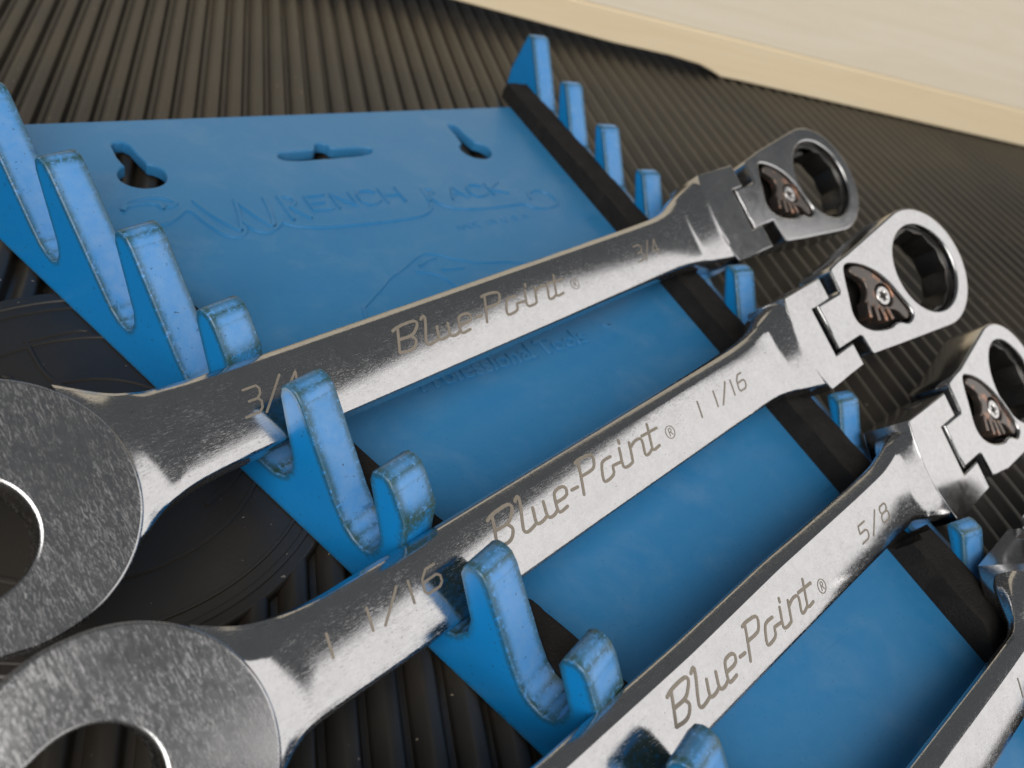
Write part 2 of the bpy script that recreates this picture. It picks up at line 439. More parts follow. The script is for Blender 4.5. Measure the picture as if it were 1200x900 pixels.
def split_rail(name, geo, cut_z, mat, parent):
    """one moulded rail; the teeth above cut_z become parts of the rail"""
    v, fa, sh = geo
    tmp = link_mesh(name, v, fa, mat, parent, sharp=sh)
    bm = bmesh.new(); bm.from_mesh(tmp.data)
    g = bm.verts[:] + bm.edges[:] + bm.faces[:]
    res = bmesh.ops.bisect_plane(bm, geom=g, plane_co=(0, 0, cut_z * U), plane_no=(0, 0, 1), dist=1e-7)
    ce = [e for e in res['geom_cut'] if isinstance(e, bmesh.types.BMEdge)]
    bmesh.ops.split_edges(bm, edges=ce)
    seen, isl = set(), []
    for f in bm.faces:
        if f in seen: continue
        stack, cur = [f], []
        seen.add(f)
        while stack:
            x = stack.pop(); cur.append(x)
            for e in x.edges:
                for y in e.link_faces:
                    if y not in seen: seen.add(y); stack.append(y)
        isl.append(cur)
    lower = [i for i in isl if min(vv.co.z for f in i for vv in f.verts) < cut_z * U - 1e-5]
    upper = [i for i in isl if i not in lower]
    def to_obj(nm, fs, par):
        idx, vs, out, sm = {}, [], [], []
        sharp_ = set()
        for f in fs:
            row = []
            for vv in f.verts:
                if vv not in idx: idx[vv] = len(vs); vs.append(vv.co.copy())
                row.append(idx[vv])
            out.append(row)
            for e in f.edges:
                if not e.smooth: sharp_.add(tuple(e.verts))
        me = bpy.data.meshes.new(nm); me.from_pydata(vs, [], out)
        b2 = bmesh.new(); b2.from_mesh(me); b2.edges.ensure_lookup_table()
        sset = {(idx[a], idx[c]) for a, c in sharp_} | {(idx[c], idx[a]) for a, c in sharp_}
        for f in b2.faces: f.smooth = True
        for e in b2.edges:
            if (e.verts[0].index, e.verts[1].index) in sset: e.smooth = False
        b2.to_mesh(me); b2.free(); me.materials.append(mat)
        o_ = bpy.data.objects.new(nm, me); COL.objects.link(o_); o_.parent = par
        return o_
    rail = to_obj(name, [f for i in lower for f in i], parent)
    for i in upper: to_obj('tooth', i, rail)
    bm.free(); bpy.data.objects.remove(tmp)
    return rail

# left rail profile
Ls = [-48, -26.5, -4.6, 16.5, 37.2, 56.3, 74.2, 91.6, 107.9, 123.7, 139.2, 154.4, 169, 183]
Lh = [29.5, 28.6, 27.5, 26.4, 25.7, 24.6, 24.4, 23.4, 21.4, 20.6, 20, 19, 18.3, 17.6]
occ_after = {5, 7, 9, 11}         # slots that hold a wrench
pl = [(-37.5, 0), (-37.5, 10)]
first = 1
pl = [(-34, 0.0), (-34, 9.0), (-31, 12), (-27.3, 25.5)]
for i in range(1, len(Ls)):
    s, hh = Ls[i], Lh[i]
    pl += [(s, hh - 2.6), (s + .05, hh - 1.0), (s + .7, hh - .2), (s + 1.6, hh + .1), (s + 2.9, hh - .1), (s + 4.2, hh - 1.2)]
    if i == len(Ls) - 1: break
    n = Ls[i + 1]
    if i in occ_after:
        pl += [(s + 7.0, hh - 4.9), (n - 8.2, 9.0), (n - 6.2, 6.9), (n - 3.5, 6.0), (n + 0.5, 6.1), (n + 2.7, 7.4), (n + 3.9, 10.0), (n + 3.6, 12.5)]
    else:
        pl += [(n - 4.6, 11.2), (n - 2.2, 8.5), (n - 0.4, 7.5), (n + 1.6, 7.25), (n + 3.0, 8.2), (n + 3.75, 10.2), (n + 3.7, 12.5)]
pl += [(198, 4), (198, 0)]
v, fa, sh = prism_geo(pl, 0.0, 6.0, 0.36)
geo = ([Lmap(x, y, z) for x, y, z in v], fa, sh)
lr = split_rail('side_rail', geo, 9.0, M['rail'], rack)

Rs = [-9.9, 13.6, 35.5, 57.0, 77.5, 97.0, 116, 134.9, 151.5, 167.4, 182.5, 197]
Rh = [20.4, 17.4, 16.2, 15.4, 15.0, 15.2, 13.4, 11.9, 7.2, 11.9, 7.6, 10.8]
pl = [(-14, 0.0), (-14, 8.0)]
for i in range(len(Rs)):
    s, hh = Rs[i], Rh[i]
    pl += [(s, hh - 1.2), (s + .3, hh - .3), (s + 1.0, hh), (s + 2.9, hh), (s + 3.6, hh - .5)]
    if i == len(Rs) - 1: break
    n = Rs[i + 1]; hn = Rh[i + 1]
    fb = s + 3.6 + (hh - .9 - 6.3) * 1.02
    fb = min(fb, n - 1.0)
    bk = 5.2 if hn > 9 else 2.0
    pl += [(fb, 6.3), (fb + 1.6, 5.1), (fb + 3.4, 4.7), (n + bk - 2.4, 4.7), (n + bk - .8, 5.2), (n + bk, 6.4)]
pl += [(212, 4), (212, 0)]
v, fa, sh = prism_geo(pl, 7.3, 13.2, 0.36)
geo = ([Rmap(x, y, z) for x, y, z in v], fa, sh)
rr = split_rail('side_rail', geo, 6.9, M['rail'], rack)

# back plate with its keyholes
a_ = LP0 + Ld * -36 + Ln * 4.9; b_ = LP0 + Ld * 198 + Ln * 4.9
c_ = RP0 + Rd * 212 + Rn * 7.4; d_ = RP0 + Rd * -0.5 + Rn * 7.4
out = [tuple(b_), tuple(c_), (d_.x, 168.8), (33.5, 174.6), (a_.x + .3, 175.2)]
K1 = [[47.4, 163.9], [48.3, 165.0], [50.0, 164.9], [50.9, 163.4], [51.2, 159.8], [51.7, 156.6]] + arc(49.5, 151.4, 4.7, 62, -243, 28) + [(47.0, 159.0)]
K2 = [[133.4, 161.0], [134.2, 162.0], [135.5, 161.6], [136.0, 160.0], [135.9, 156.6], [136.1, 153.0]] + arc(134.1, 148.4, 4.4, 60, -243, 28) + [(132.9, 156.5)]
K3 = chaikin([[80.0, 153.2], [81.2, 155.5], [86, 155.4], [90.6, 155.2], [91.0, 157.0], [92.5, 158.2], [94.5, 157.4], [94.6, 155.0], [100, 154.7], [104.6, 154.4], [105.0, 152.4], [102.4, 150.8], [92, 151.1], [82.2, 151.4]], 2)
plate = prism('back_plate', out, 0.25, 3.0, 0.35, M['plate'], rack, holes=[K1, K2, K3])
# fillet between plate and left rail is hidden by foam; lettering moulded into the plate
v_, f_ = [], []
h3 = lambda x, y: 3.0
WR = [[[42.1, 139.9], [42.9, 141.1], [44.5, 141.5], [46.8, 141.7], [48.8, 140.8], [49.1, 139.0]], [[41.8, 140.2], [43.5, 142.7], [47.4, 143.3], [50.3, 142.7], [51.7, 141.3], [52.3, 139.7], [50.3, 139.5]],
 [[45.6, 134.0], [48.2, 133.9], [50.7, 135.5], [52.7, 137.5], [54.1, 137.2], [55.1, 132.3], [57.0, 127.5], [59.3, 126.3], [61.2, 127.4], [61.6, 129.5]],
 [[55.6, 140.2], [57.4, 134], [60.4, 128.6]], [[60.8, 128.8], [62.6, 134], [63.6, 138.9]], [[63.6, 138.9], [65.0, 134], [67.2, 128.4]], [[67.6, 128.6], [69.0, 133], [69.9, 138.6]], [[73.0, 138.2], [72.5, 129.6]], [[72.9, 138.2], [75.2, 138.0], [76.0, 136.4], [75.2, 134.5], [72.8, 133.9]], [[74.0, 133.9], [76.3, 129.4]],
 [[62.1, 131.7], [63.0, 128.1], [65.4, 126.3], [68.2, 127.7], [69.8, 129.6], [71.2, 127.6], [76.3, 125.6], [89.7, 124.3], [101.0, 124.0], [104.9, 125.6], [106.5, 128.1]],
 [[107.6, 134.2], [107.0, 129.3]], [[107.6, 134.2], [109.4, 134.4], [110.4, 132.6], [107.6, 131.4], [109.2, 126.3], [114.6, 123.9], [123.7, 123.1], [131.4, 123.0], [132.2, 121.0], [135.3, 119.6], [140.0, 120.0], [141.9, 122.2], [141.3, 126.1], [138.4, 127.6], [135.2, 126.6], [134.4, 124.3]]]
for st in WR: ribbon_geo(chaikin(st, 2, False), 1.0, h3, v_, f_, True, 0.42)
def letter_strokes(txt, x0, y0, cw, ch, slope=-0.044, lean=0.06):
    G = {'E': [[(.9, 1), (0, 1), (0, 0), (.9, 0)], [(0, .5), (.7, .5)]], 'N': [[(0, 0), (0, 1), (.9, 0), (.9, 1)]], 'C': [[(.9, .85), (.6, 1), (.2, 1), (0, .75), (0, .25), (.2, 0), (.6, 0), (.9, .15)]],
         'H': [[(0, 0), (0, 1)], [(.9, 0), (.9, 1)], [(0, .5), (.9, .5)]], 'A': [[(0, 0), (.45, 1), (.9, 0)], [(.2, .4), (.7, .4)]], 'K': [[(0, 0), (0, 1)], [(.85, 1), (0, .45), (.9, 0)]],
         'M': [[(0, 0), (0, 1), (.45, .3), (.9, 1), (.9, 0)]], 'D': [[(0, 0), (0, 1), (.6, 1), (.9, .7), (.9, .3), (.6, 0), (0, 0)]], 'I': [[(.45, 0), (.45, 1)]], 'U': [[(0, 1), (0, .2), (.2, 0), (.7, 0), (.9, .2), (.9, 1)]],
         'S': [[(.9, .85), (.6, 1), (.2, 1), (0, .8), (.2, .55), (.7, .45), (.9, .2), (.7, 0), (.2, 0), (0, .15)]], '.': [[(.4, 0), (.5, .1)]], ' ': []}
    for i, ch_ in enumerate(txt):
        for st in G[ch_]:
            yield [(x0 + i * cw * 1.22 + x * cw + y * ch * lean, y0 + slope * i * cw + y * ch + slope * x * cw) for x, y in st]
for st in letter_strokes('ENCH', 78.2, 131.6, 5.0, 5.4): ribbon_geo(st, 0.7, h3, v_, f_, True, 0.42)
for st in letter_strokes('ACK', 113.2, 128.6, 5.0, 4.9): ribbon_geo(st, 0.7, h3, v_, f_, True, 0.42)
for st in letter_strokes('MADE IN U.S.A.', 107.2, 117.2, 1.35, 1.7, slope=0.0): ribbon_geo(st, 0.32, h3, v_, f_, True, 0.16)
EM = [[[72.0, 99.2], [80.0, 104.5], [81.7, 105.9], [86.6, 108.0], [91.6, 110.9], [94.1, 111.5], [97.0, 110.3], [99.4, 108.1], [102.8, 105.8], [107.0, 104.5], [112.0, 103.6], [118, 100]], [[88.8, 106.4], [90.9, 105.5], [92.8, 103.9], [94.1, 101.6], [94.5, 98]], [[90.6, 107.9], [93.3, 109.1], [95.3, 109.3]], [[94.7, 105.4], [99.6, 104.6]], [[72, 99.2], [70.5, 95]]]
for st in EM: ribbon_geo(chaikin(st, 2, False), 0.8, h3, v_, f_, True, 0.36)
link_mesh('moulded_lettering', v_, f_, M['plate'], plate)
def text_mesh(name, body, size, extr, xy, ang_, z, mat, parent, sx=1.0):
    cu = bpy.data.curves.new(name, 'FONT'); cu.body = body; cu.size = size * U; cu.extrude = extr * U; cu.bevel_depth = 0.13 * U; cu.offset = 0.06 * U
    to = bpy.data.objects.new(name, cu); COL.objects.link(to)
    dg = bpy.context.evaluated_depsgraph_get(); dg.update()
    me = bpy.data.meshes.new_from_object(to.evaluated_get(dg)); bpy.data.objects.remove(to)
    me.transform(Matrix.Translation(Vector((xy[0], xy[1], z)) * U) @ Matrix.Rotation(ang_, 4, 'Z') @ Matrix.Diagonal((sx, 1, 1, 1)))
    me.materials.clear(); me.materials.append(mat)
    o_ = bpy.data.objects.new(name, me); COL.objects.link(o_); o_.parent = parent; return o_
text_mesh('moulded_slogan', 'Professional Tools', 6.0, 0.20, (70.5, 75.6), math.radians(-0.5), 3.0, M['plate'], plate, 0.93)
text_mesh('moulded_mark', 'TM', 1.7, 0.08, (118.3, 77.4), math.radians(-0.5), 3.02, M['plate'], plate)

# ------------------------------------------------------------------ wrenches
def frame(A, d, W, Nn):
    return Matrix(((d[0], W[0], Nn[0], A[0] * U), (d[1], W[1], Nn[1], A[1] * U), (d[2], W[2], Nn[2], A[2] * U), (0, 0, 0, 1)))

LETTERS = {"B": [[[8.9, 6.4], [10.6, 10.4]], [[9.5, 10.1], [10.7, 10.5], [13.5, 10.6], [14.1, 10.2], [13.9, 9.6], [12.8, 8.6], [12.0, 8.3], [9.9, 8.4]], [[12.0, 8.3], [12.5, 7.5], [12.3, 7.0], [11.6, 6.3], [10.6, 6.1], [8.9, 6.4]]],
 "l": [[[14.9, 10.3], [15.7, 10.8], [15.9, 10.4], [13.9, 6.6], [14.0, 6.0], [14.5, 5.8], [15.7, 6.0], [16.3, 6.2]]],
 "u": [[[17.0, 8.3], [16.3, 6.3], [16.6, 5.9], [17.6, 5.9], [18.5, 6.2]], [[19.1, 8.2], [18.5, 6.2], [18.9, 5.7], [19.8, 5.7], [20.5, 6.0]]],
 "e": [[[21.1, 7.0], [23.3, 7.0], [23.8, 7.8], [23.6, 8.4], [22.8, 8.6], [21.7, 8.5], [21.2, 7.9], [20.6, 6.0], [20.9, 5.5], [22.6, 5.7]]], "-": [[[24.5, 7.3], [25.9, 7.2]]],
 "P": [[[26.2, 5.7], [28.3, 10.5]], [[27.5, 10.3], [28.3, 10.5], [30.9, 10.3], [31.3, 9.7], [30.6, 8.5], [29.8, 8.1], [27.2, 8.2]]],
 "o": [[[34.3, 8.3], [32.8, 8.4], [31.9, 8.1], [30.8, 6.0], [31.0, 5.5], [32.2, 5.5], [33.4, 5.8], [33.7, 6.9], [34.2, 6.9], [35.9, 6.7]]],
 "i": [[[37.4, 9.8], [37.2, 9.2]], [[36.7, 8.7], [35.6, 6.1], [35.9, 5.6], [36.9, 5.5], [37.9, 5.7]]],
 "n": [[[39.1, 8.6], [37.9, 5.7]], [[38.9, 7.8], [40.3, 8.3], [41.6, 8.2], [41.8, 7.6], [41.0, 5.8], [41.1, 5.3], [41.9, 5.3], [42.9, 5.7]]],
 "t": [[[44.5, 9.5], [43.0, 6.0], [43.0, 5.3], [44.8, 5.5]], [[42.1, 8.3], [46.0, 8.1]]]}
DIG = {'1': [[(.45, 0), (.45, 1)]], '/': [[(-.05, -.1), (.95, 1.08)]], '2': [[(0, .8), (.15, 1), (.75, 1), (.9, .8), (.9, .6), (0, .1), (0, 0), (.95, 0)]],
       '3': [[(.0, 1), (.75, 1), (.92, .85), (.92, .65), (.75, .52), (.25, .52)], [(.75, .52), (.95, .38), (.95, .14), (.78, 0), (.0, 0)]],
       '4': [[(.7, 0), (.7, 1), (0, .3), (.95, .3)]], '5': [[(.92, 1), (.1, 1), (.03, .56), (.7, .56), (.92, .42), (.92, .15), (.75, 0), (0, 0)]],
       '6': [[(.85, 1), (.35, 1), (.05, .7), (.0, .18), (.15, 0), (.78, 0), (.95, .15), (.95, .42), (.78, .56), (.05, .54)]],
       '8': [[(.2, .54), (.05, .7), (.05, .88), (.2, 1), (.75, 1), (.9, .88), (.9, .7), (.75, .54), (.2, .54), (0, .4), (0, .14), (.18, 0), (.78, 0), (.95, .14), (.95, .4), (.75, .54)]]}

REC = [(12.6, 8.0), (13.6, 8.7), (15.1, 8.6), (18.3, 7.2), (21.4, 4.8), (23.8, 1.5), (25.4, -2.9), (26.7, -6.7), (26.2, -8.7), (23.5, -9.3), (21.5, -7.9), (19.5, -7.6), (17.5, -8.0), (12.0, -6.4), (9.1, -3.9), (8.6, -1.2), (10.2, 2.3), (11.4, 5.5)]
LEV = [(15.2, 7.9), (17.5, 7.4), (19.6, 6.0), (21.2, 4.5), (23.4, 1.3), (25.0, -3.0), (26.2, -6.9), (25.6, -8.5), (24.2, -8.4), (23.3, -6.2), (22.0, -5.0), (20.4, -4.5), (18.6, -3.9), (16.6, -2.7), (15.0, -1.2), (14.6, -0.3), (16.7, 1.1), (17.6, 2.9), (16.7, 4.6), (14.6, 6.4)]

def make_wrench(p):
    root = empty('ratcheting_wrench', mat=frame(p['A'], p['d'], p['W'], p['N']), label=p['label'], category='wrench', group='flex-head wrenches laid across the rack')
    xf, xs, xp = p['xf'], p['xs'], p['xp']
    xo = p['xo']
    T = p.get('T', 5.4)
    ocx, ocy, oR = p['oc']; fm = (p['fork'][0] + p['fork'][1]) / 2; fh = (p['fork'][1] - p['fork'][0]) / 2
    def nbase(x, w=None):
        dd = x - xo if w is None else math.hypot(x - ocx, w - ocy) - oR
        if x > 20: dd = 99
        r0 = 1.3 * (1 - sstep(-1.0, 4.5, dd)) ** 1.4
        xx = x
        if w is not None:
            u = (w - fm) / fh; xx = x - (2.6 * u * u + p.get('skew', 0) * u) * sstep(xf - 16, xf - 6, x)
        t = max(0, (xx - (xf - p['ramp'])) / p['ramp']); t = min(1.06, t)
        r1 = 1.80 * (t * t / .10 if t < .05 else t - .025) / .975
        return r0 + r1
    def wlo(x): return smooth_interp(p['lo'], x)
    def whi(x): return smooth_interp(p['hi'], x)
    CR = p.get('crown', 0.62)
    def nfront(x, w):
        lo, hi = wlo(x), whi(x); u = (w - (lo + hi) / 2) / ((hi - lo) / 2)
        u = max(-1, min(1, u))
        fade = sstep(xo + .2, xo + 6, x) * (1 - .6 * sstep(xf - p['ramp'] - 12, xf - p['ramp'] + 1, x))
        return nbase(x, w) + CR * fade * (1 - abs(u) ** 2.2) - 0.12 * max(0, abs(u) - .8) / .2
    # ---- shank
    xsn = []
    x = xo - 3.0
    while x < xf + 2.5:
        xsn.append(x)
        x += 0.8 if (x < xo + 12 or x > xf - 12) else 3.0
    verts, faces = [], []
    for x in xsn:
        lo, hi = wlo(x), whi(x); nb = nbase(x); ring = []
        rc = 1.15 + 2.4 * (1 - sstep(xo + 1, xo + 9, x)); nfr = 26
        for i in range(nfr + 1):
            w = lo + 0.7 + (hi - lo - 0.7 - rc) * i / nfr
            ring.append((x, w, nfront(x, w)))
        nT = nfront(x, hi - rc); nB = -T - nbase(x); rb = min(rc, 1.7)
        for i in range(1, 4):
            a = math.pi / 2 * i / 4
            c1 = (i - .5) / 2 * .86 + .07
            ring.append((x, hi - rc + rc * c1, nT - rb * c1 - .10 * rb * (1 - (2 * c1 - 1) ** 2) * -1))
        for i in range(0, 7):
            t = i / 6
            ring.append((x, hi + 0.45 * math.sin(math.pi * t), nT - rb + (nB + rb + .75 - nT) * t))
        for i in range(1, 4):
            a = math.pi / 2 * i / 4
            ring.append((x, hi - .75 + .75 * math.cos(a), nB + .75 - .75 * math.sin(a)))
        for i in range(9):
            u = 1 - 2 * i / 8
            w = (lo + hi) / 2 + u * (hi - lo - 1.5) / 2
            ring.append((x, w, nB - 0.35 * (1 - abs(u) ** 2.2)))
        rl = 0.7; nL_ = nfront(x, lo + rl)
        for i in range(1, 4):
            a = math.pi / 2 * i / 4
            ring.append((x, lo + .75 - .75 * math.sin(a), nB + .75 * (1 - math.cos(a))))
        for i in range(0, 7):
            t = i / 6
            ring.append((x, lo - 0.45 * math.sin(math.pi * t), nB + .75 + (nL_ - rl - .75 - nB) * t))
        for i in range(1, 4):
            a = math.pi / 2 * i / 4
            ring.append((x, lo + rl - rl * math.cos(a), nL_ - rl + rl * math.sin(a)))
        m_ = len(ring); verts += ring
    for i in range(len(xsn) - 1):
        for j in range(m_):
            a = i * m_ + j; b2 = i * m_ + (j + 1) % m_
            faces.append((a, b2, b2 + m_, a + m_))
    faces.append(tuple(range(m_))); faces.append(tuple(range((len(xsn) - 1) * m_, len(xsn) * m_)))
    shank = link_mesh('shank', verts, faces, M['chrome'], root, angle=27)
    # ---- open end
    cx, cy, R = p['oc']; jw = p['jaw'] / 2; ja = math.radians(p['jang'])
    ex, ey = -math.cos(ja), -math.sin(ja); px_, py_ = -ey, ex       # pointing out of the jaw / across it
    tx, ty = p['throat']
    def J(a, b_): return (tx + ex * a + px_ * b_, ty + ey * a + py_ * b_)
    depth = R + math.hypot(tx - cx, ty - cy) + 1
    tip = p['jaw'] * 1.18
    poly = []
    # outer arc from one jaw tip round the back to the other
    a_tip1 = J(tip, jw + 3.4); a_tip2 = J(tip, -jw - 3.4)
    ang1 = math.degrees(math.atan2(a_tip1[1] - cy, a_tip1[0] - cx)); ang2 = math.degrees(math.atan2(a_tip2[1] - cy, a_tip2[0] - cx))
    # px_ points downwards (w-), so tip1 is the lower jaw
    while ang1 < 0: ang1 += 360
    while ang2 < 0: ang2 += 360
    lo_a, hi_a = sorted((ang1, ang2))
    st_a = hi_a - 360 + 28; en_a = lo_a - 28
    body = arc(cx, cy, R, st_a, en_a, 70)
    upper = J(tip, -jw - 3.0) if (-jw) * py_ > 0 else J(tip, jw + 3.0)
    lower = J(tip, jw + 3.0) if (-jw) * py_ > 0 else J(tip, -jw - 3.0)
    sg = -1 if (-jw) * py_ > 0 else 1
    thr = [J(tip + .6, sg * (jw + 1.6)), J(tip, sg * jw)]
    thr2 = [J(jw - jw * math.sin(math.radians(a)), sg * jw * math.cos(math.radians(a))) for a in range(0, 181, 10)]
    thr3 = [J(tip * .8, -sg * jw), J(tip, -sg * jw), J(tip + .6, -sg * (jw + 1.6))]
    poly = body + [upper] + thr + thr2 + thr3 + [lower]
    poly = dens(poly, 1.2)
    poly = chaikin(poly, 1)
    prism('open_end', poly, -6.4, 1.7, 0.42, M['chrome_face'], root)
    # ---- fork
    f0, f1 = p['fork']; s0, s1 = p['slot']; wm = (f0 + f1) / 2
    fo = []
    nA = 22
    for i in range(nA + 1):                       # bowed left edge, from top to bottom
        w = f1 + (f0 - f1) * i / nA
        u = (w - wm) / ((f1 - f0) / 2)
        fo.append((xf + 2.6 * u * u + p.get('skew', 0) * u, w))
    xe = xp; rr_ = 1.5
    st_x = [xs + 1 + i * (xe - xs - 1) / 4 for i in range(5)] + [xe + .4]
    fo += [(x_, f0) for x_ in st_x] + [(x_, s0) for x_ in reversed(st_x)]
    fo += [(xs, s0), (xs, (s0 + s1) / 2), (xs, s1)]
    fo += [(x_, s1) for x_ in st_x] + [(x_, f1) for x_ in reversed(st_x)]
    prism('hinge_fork', fo, -2.7 - 4.7, -2.7 + 4.75, 0.3, M['chrome_head'], root)
    # ---- hinge pin
    hv, hf, hs = prism_geo(circle(0, 0, 1.7, 24), f0 - .12, f1 + .12, 0.15)
    link_mesh('hinge_pin', [(p['px'] + a, z, -2.7 + b_) for a, b_, z in hv], hf, M['pin_steel'], root, sharp=hs)
    # ---- ratchet head, tilted about the pin
    al = math.radians(p['tilt'])
    head_m = Matrix.Translation(Vector((p['px'], 7, -2.7)) * U) @ Matrix.Rotation(-al, 4, 'Y')
    rx, ry, rim, ro = p['ring']; sx_, shi, slo = p['shoulder']
    t1, t0 = p['tongue']
    def tangent(px2, py2, up):
        dx, dy = px2 - rx, py2 - ry; dd = math.hypot(dx, dy); base = math.atan2(dy, dx); off = math.acos(ro / dd)
        return math.degrees(base - off) if up else math.degrees(base + off)
    au = tangent(sx_ + 8, shi + (1.4 if ro > 15 else 1.0), True); ad = tangent(sx_ + 8, slo - 1.2, False)
    while ad > au: ad -= 360
    while ad < au - 360: ad += 360
    ho = [(-0.3, t0), (sx_ - .4, t0), (sx_, t0 - .4), (sx_ + .3, slo + .6), (sx_ + .9, slo)]
    ho += [(sx_ + 4, slo - .5), (sx_ + 8, slo - 1.2)]
    lo_arc = arc(rx, ry, ro, ad, au, 76)
    ho += lo_arc
    ho += [(sx_ + 8, shi + (1.4 if ro > 15 else 1.0)), (sx_ + 4, shi + .6), (sx_ + .9, shi), (sx_ + .3, shi - .6), (sx_, t1 + .4), (sx_ - .4, t1), (-0.3, t1)]
    dx_ = p.get('rec', (0, 0))
    rec = chaikin([(x_ + dx_[0], w_ + dx_[1]) for x_, w_ in REC], 2)
    head = prism('ratchet_head', ho, -4.6, 4.45, 0.45, M['chrome_head'], root, holes=[circle(rx, ry, rim, 72), rec])
    head.matrix_local = head_m
    prism('pocket_floor', offset(ccw(rec), -0.1), -3.4, -1.2, 0.1, M['pocket_shade'], head)
    # drive ring
    star = []
    for i in range(24):
        r_ = rim * (.945 if i % 2 == 0 else .87); a = 2 * math.pi * i / 24 + .2
        star.append((rx + r_ * math.cos(a), ry + r_ * math.sin(a)))
    prism('drive_ring', circle(rx, ry, rim - .12, 72), -4.0, 2.7, 0.3, M['dark_steel'], head, holes=[star])
    lev = [(x_ + dx_[0], w_ + dx_[1]) for x_, w_ in LEV]
    scx, scy = 21.2 + dx_[0], -1.3 + dx_[1]
    hole = circle(scx, scy, 2.75, 28)
    rv, rf, rs = prism_geo(chaikin(lev, 2), 2.0, 3.85, 0.3, [hole])
    for a, b_ in (((15.3, -0.6), (13.7, -4.0)), ((16.8, -1.9), (15.8, -5.5)), ((18.4, -2.9), (17.9, -6.4)), ((20.0, -3.6), (20.0, -6.8))):
        A2 = Vector(a) + Vector(dx_); B2 = Vector(b_) + Vector(dx_); t_ = (B2 - A2).normalized(); q_ = Vector((-t_.y, t_.x)) * 0.42
        bv_, bf_, bs_ = prism_geo([tuple(A2 - q_), tuple(A2 + q_), tuple(B2 + q_), tuple(B2 - q_)], 1.2, 4.15, 0.25)
        o_ = len(rv); rv += bv_; rf += [tuple(i + o_ for i in f) for f in bf_]; rs |= {(i + o_, j + o_) for i, j in bs_}
    link_mesh('reversing_lever', rv, rf, M['lever'], head, sharp=rs)
    torx = []
    for i in range(36):
        a = 2 * math.pi * i / 36; r_ = 0.92 + 0.30 * math.cos(6 * a); torx.append((scx + r_ * math.cos(a), scy + r_ * math.sin(a)))
    prism('lever_screw', circle(scx, scy, 2.2, 32), 1.4, 3.75, 0.3, M['screw_steel'], head, holes=[torx])
    prism('screw_seat', circle(scx, scy, 2.7, 32), 0.75, 2.3, 0.1, M['dark_steel'], head)
    # ---- engraving
    ev, ef = [], []
    hfun = lambda x_, w_: nfront(x_, w_) + 0.035
    bx0, bw0, bsx, bsy = p['brand']
    for ch_, sts in LETTERS.items():
        for st in sts:
            ribbon_geo(chaikin([(bx0 + (x_ - 8.9) * bsx, bw0 + (w_ - 5.3) * bsy) for x_, w_ in st], 1, False), 0.50, hfun, ev, ef)
    link_mesh('brand_engraving', ev, ef, M['etch'], root, smooth=False)
    ev, ef = [], []
    rx_, rw_ = bx0 + 39.4 * bsx, bw0 + 1.0
    ribbon_geo(circle(rx_, rw_, 1.05, 24) + [(rx_ + 1.05, rw_)], 0.16, hfun, ev, ef, False)
    for st in ([(-.35, -.6), (-.15, .6), (.3, .6), (.45, .3), (.25, .02), (-.25, .0)], [(.05, 0), (.4, -.6)]):
        ribbon_geo([(rx_ + x_, rw_ + w_) for x_, w_ in st], 0.15, hfun, ev, ef)
    link_mesh('trademark_symbol', ev, ef, M['etch'], root, smooth=False)
    for txt, x0, w0, cw, chh, adv, lean in p['sizes']:
        ev, ef = [], []
        x_c = x0
        for ch_ in txt:
            if ch_ == ' ': x_c += adv * .8; continue
            for st in DIG[ch_]:
                ribbon_geo([(x_c + x_ * cw + y_ * chh * lean, w0 + y_ * chh) for x_, y_ in st], 0.34, hfun, ev, ef)
            x_c += adv
        link_mesh('size_engraving', ev, ef, M['etch'], root, smooth=False)
    return root

G1 = dict(A=(39.0966, 64.6999, 15.0551), d=(0.9908, 0.1346, -0.0121), N=(0.0777, -0.494, 0.866), W=(-0.1106, 0.859, 0.5),
    label='largest chrome flex-head wrench marked 3/4, lying nearest the keyholes of the rack',
    xf=116.8, xs=130.4, xp=135, px=133, xo=-20.4, ramp=7.2, fork=(-4.0, 18.6), slot=(1.8, 12.6), tilt=4.5, skew=.6, crown=.56,
    lo=[(-26, -5), (-23, -4), (-21, -3), (-19, -1.7), (-16.8, -.9), (-13.5, -.1), (-9, .2), (0, .4), (93, .3), (101, .2), (108.5, -.6), (117, -2.6), (121, -3.2)],
    hi=[(-26, 19), (-23, 17.0), (-20, 15.2), (-17, 14.0), (-13, 13.2), (-8, 12.9), (0, 12.8), (90, 12.7), (100, 12.8), (104, 13.2), (108, 14.1), (114.6, 16.4), (120, 18)],
    oc=(-34.9, 5.8, 15.3), jaw=13.6, jang=15, throat=(-31.5, 5.9),
    ring=(37.8, -.1, 11.4, 15.4), shoulder=(8.3, 11.4, -11.4), tongue=(5.4, -5.2), rec=(0.3, 0.9),
    brand=(22.5, 4.7, 1.10, 0.97), sizes=[('3/4', 86.4, 5.0, 2.6, 3.4, 2.9, .22), ('3/4', -4.3, 5.3, 2.7, 3.6, 3.2, .35)])
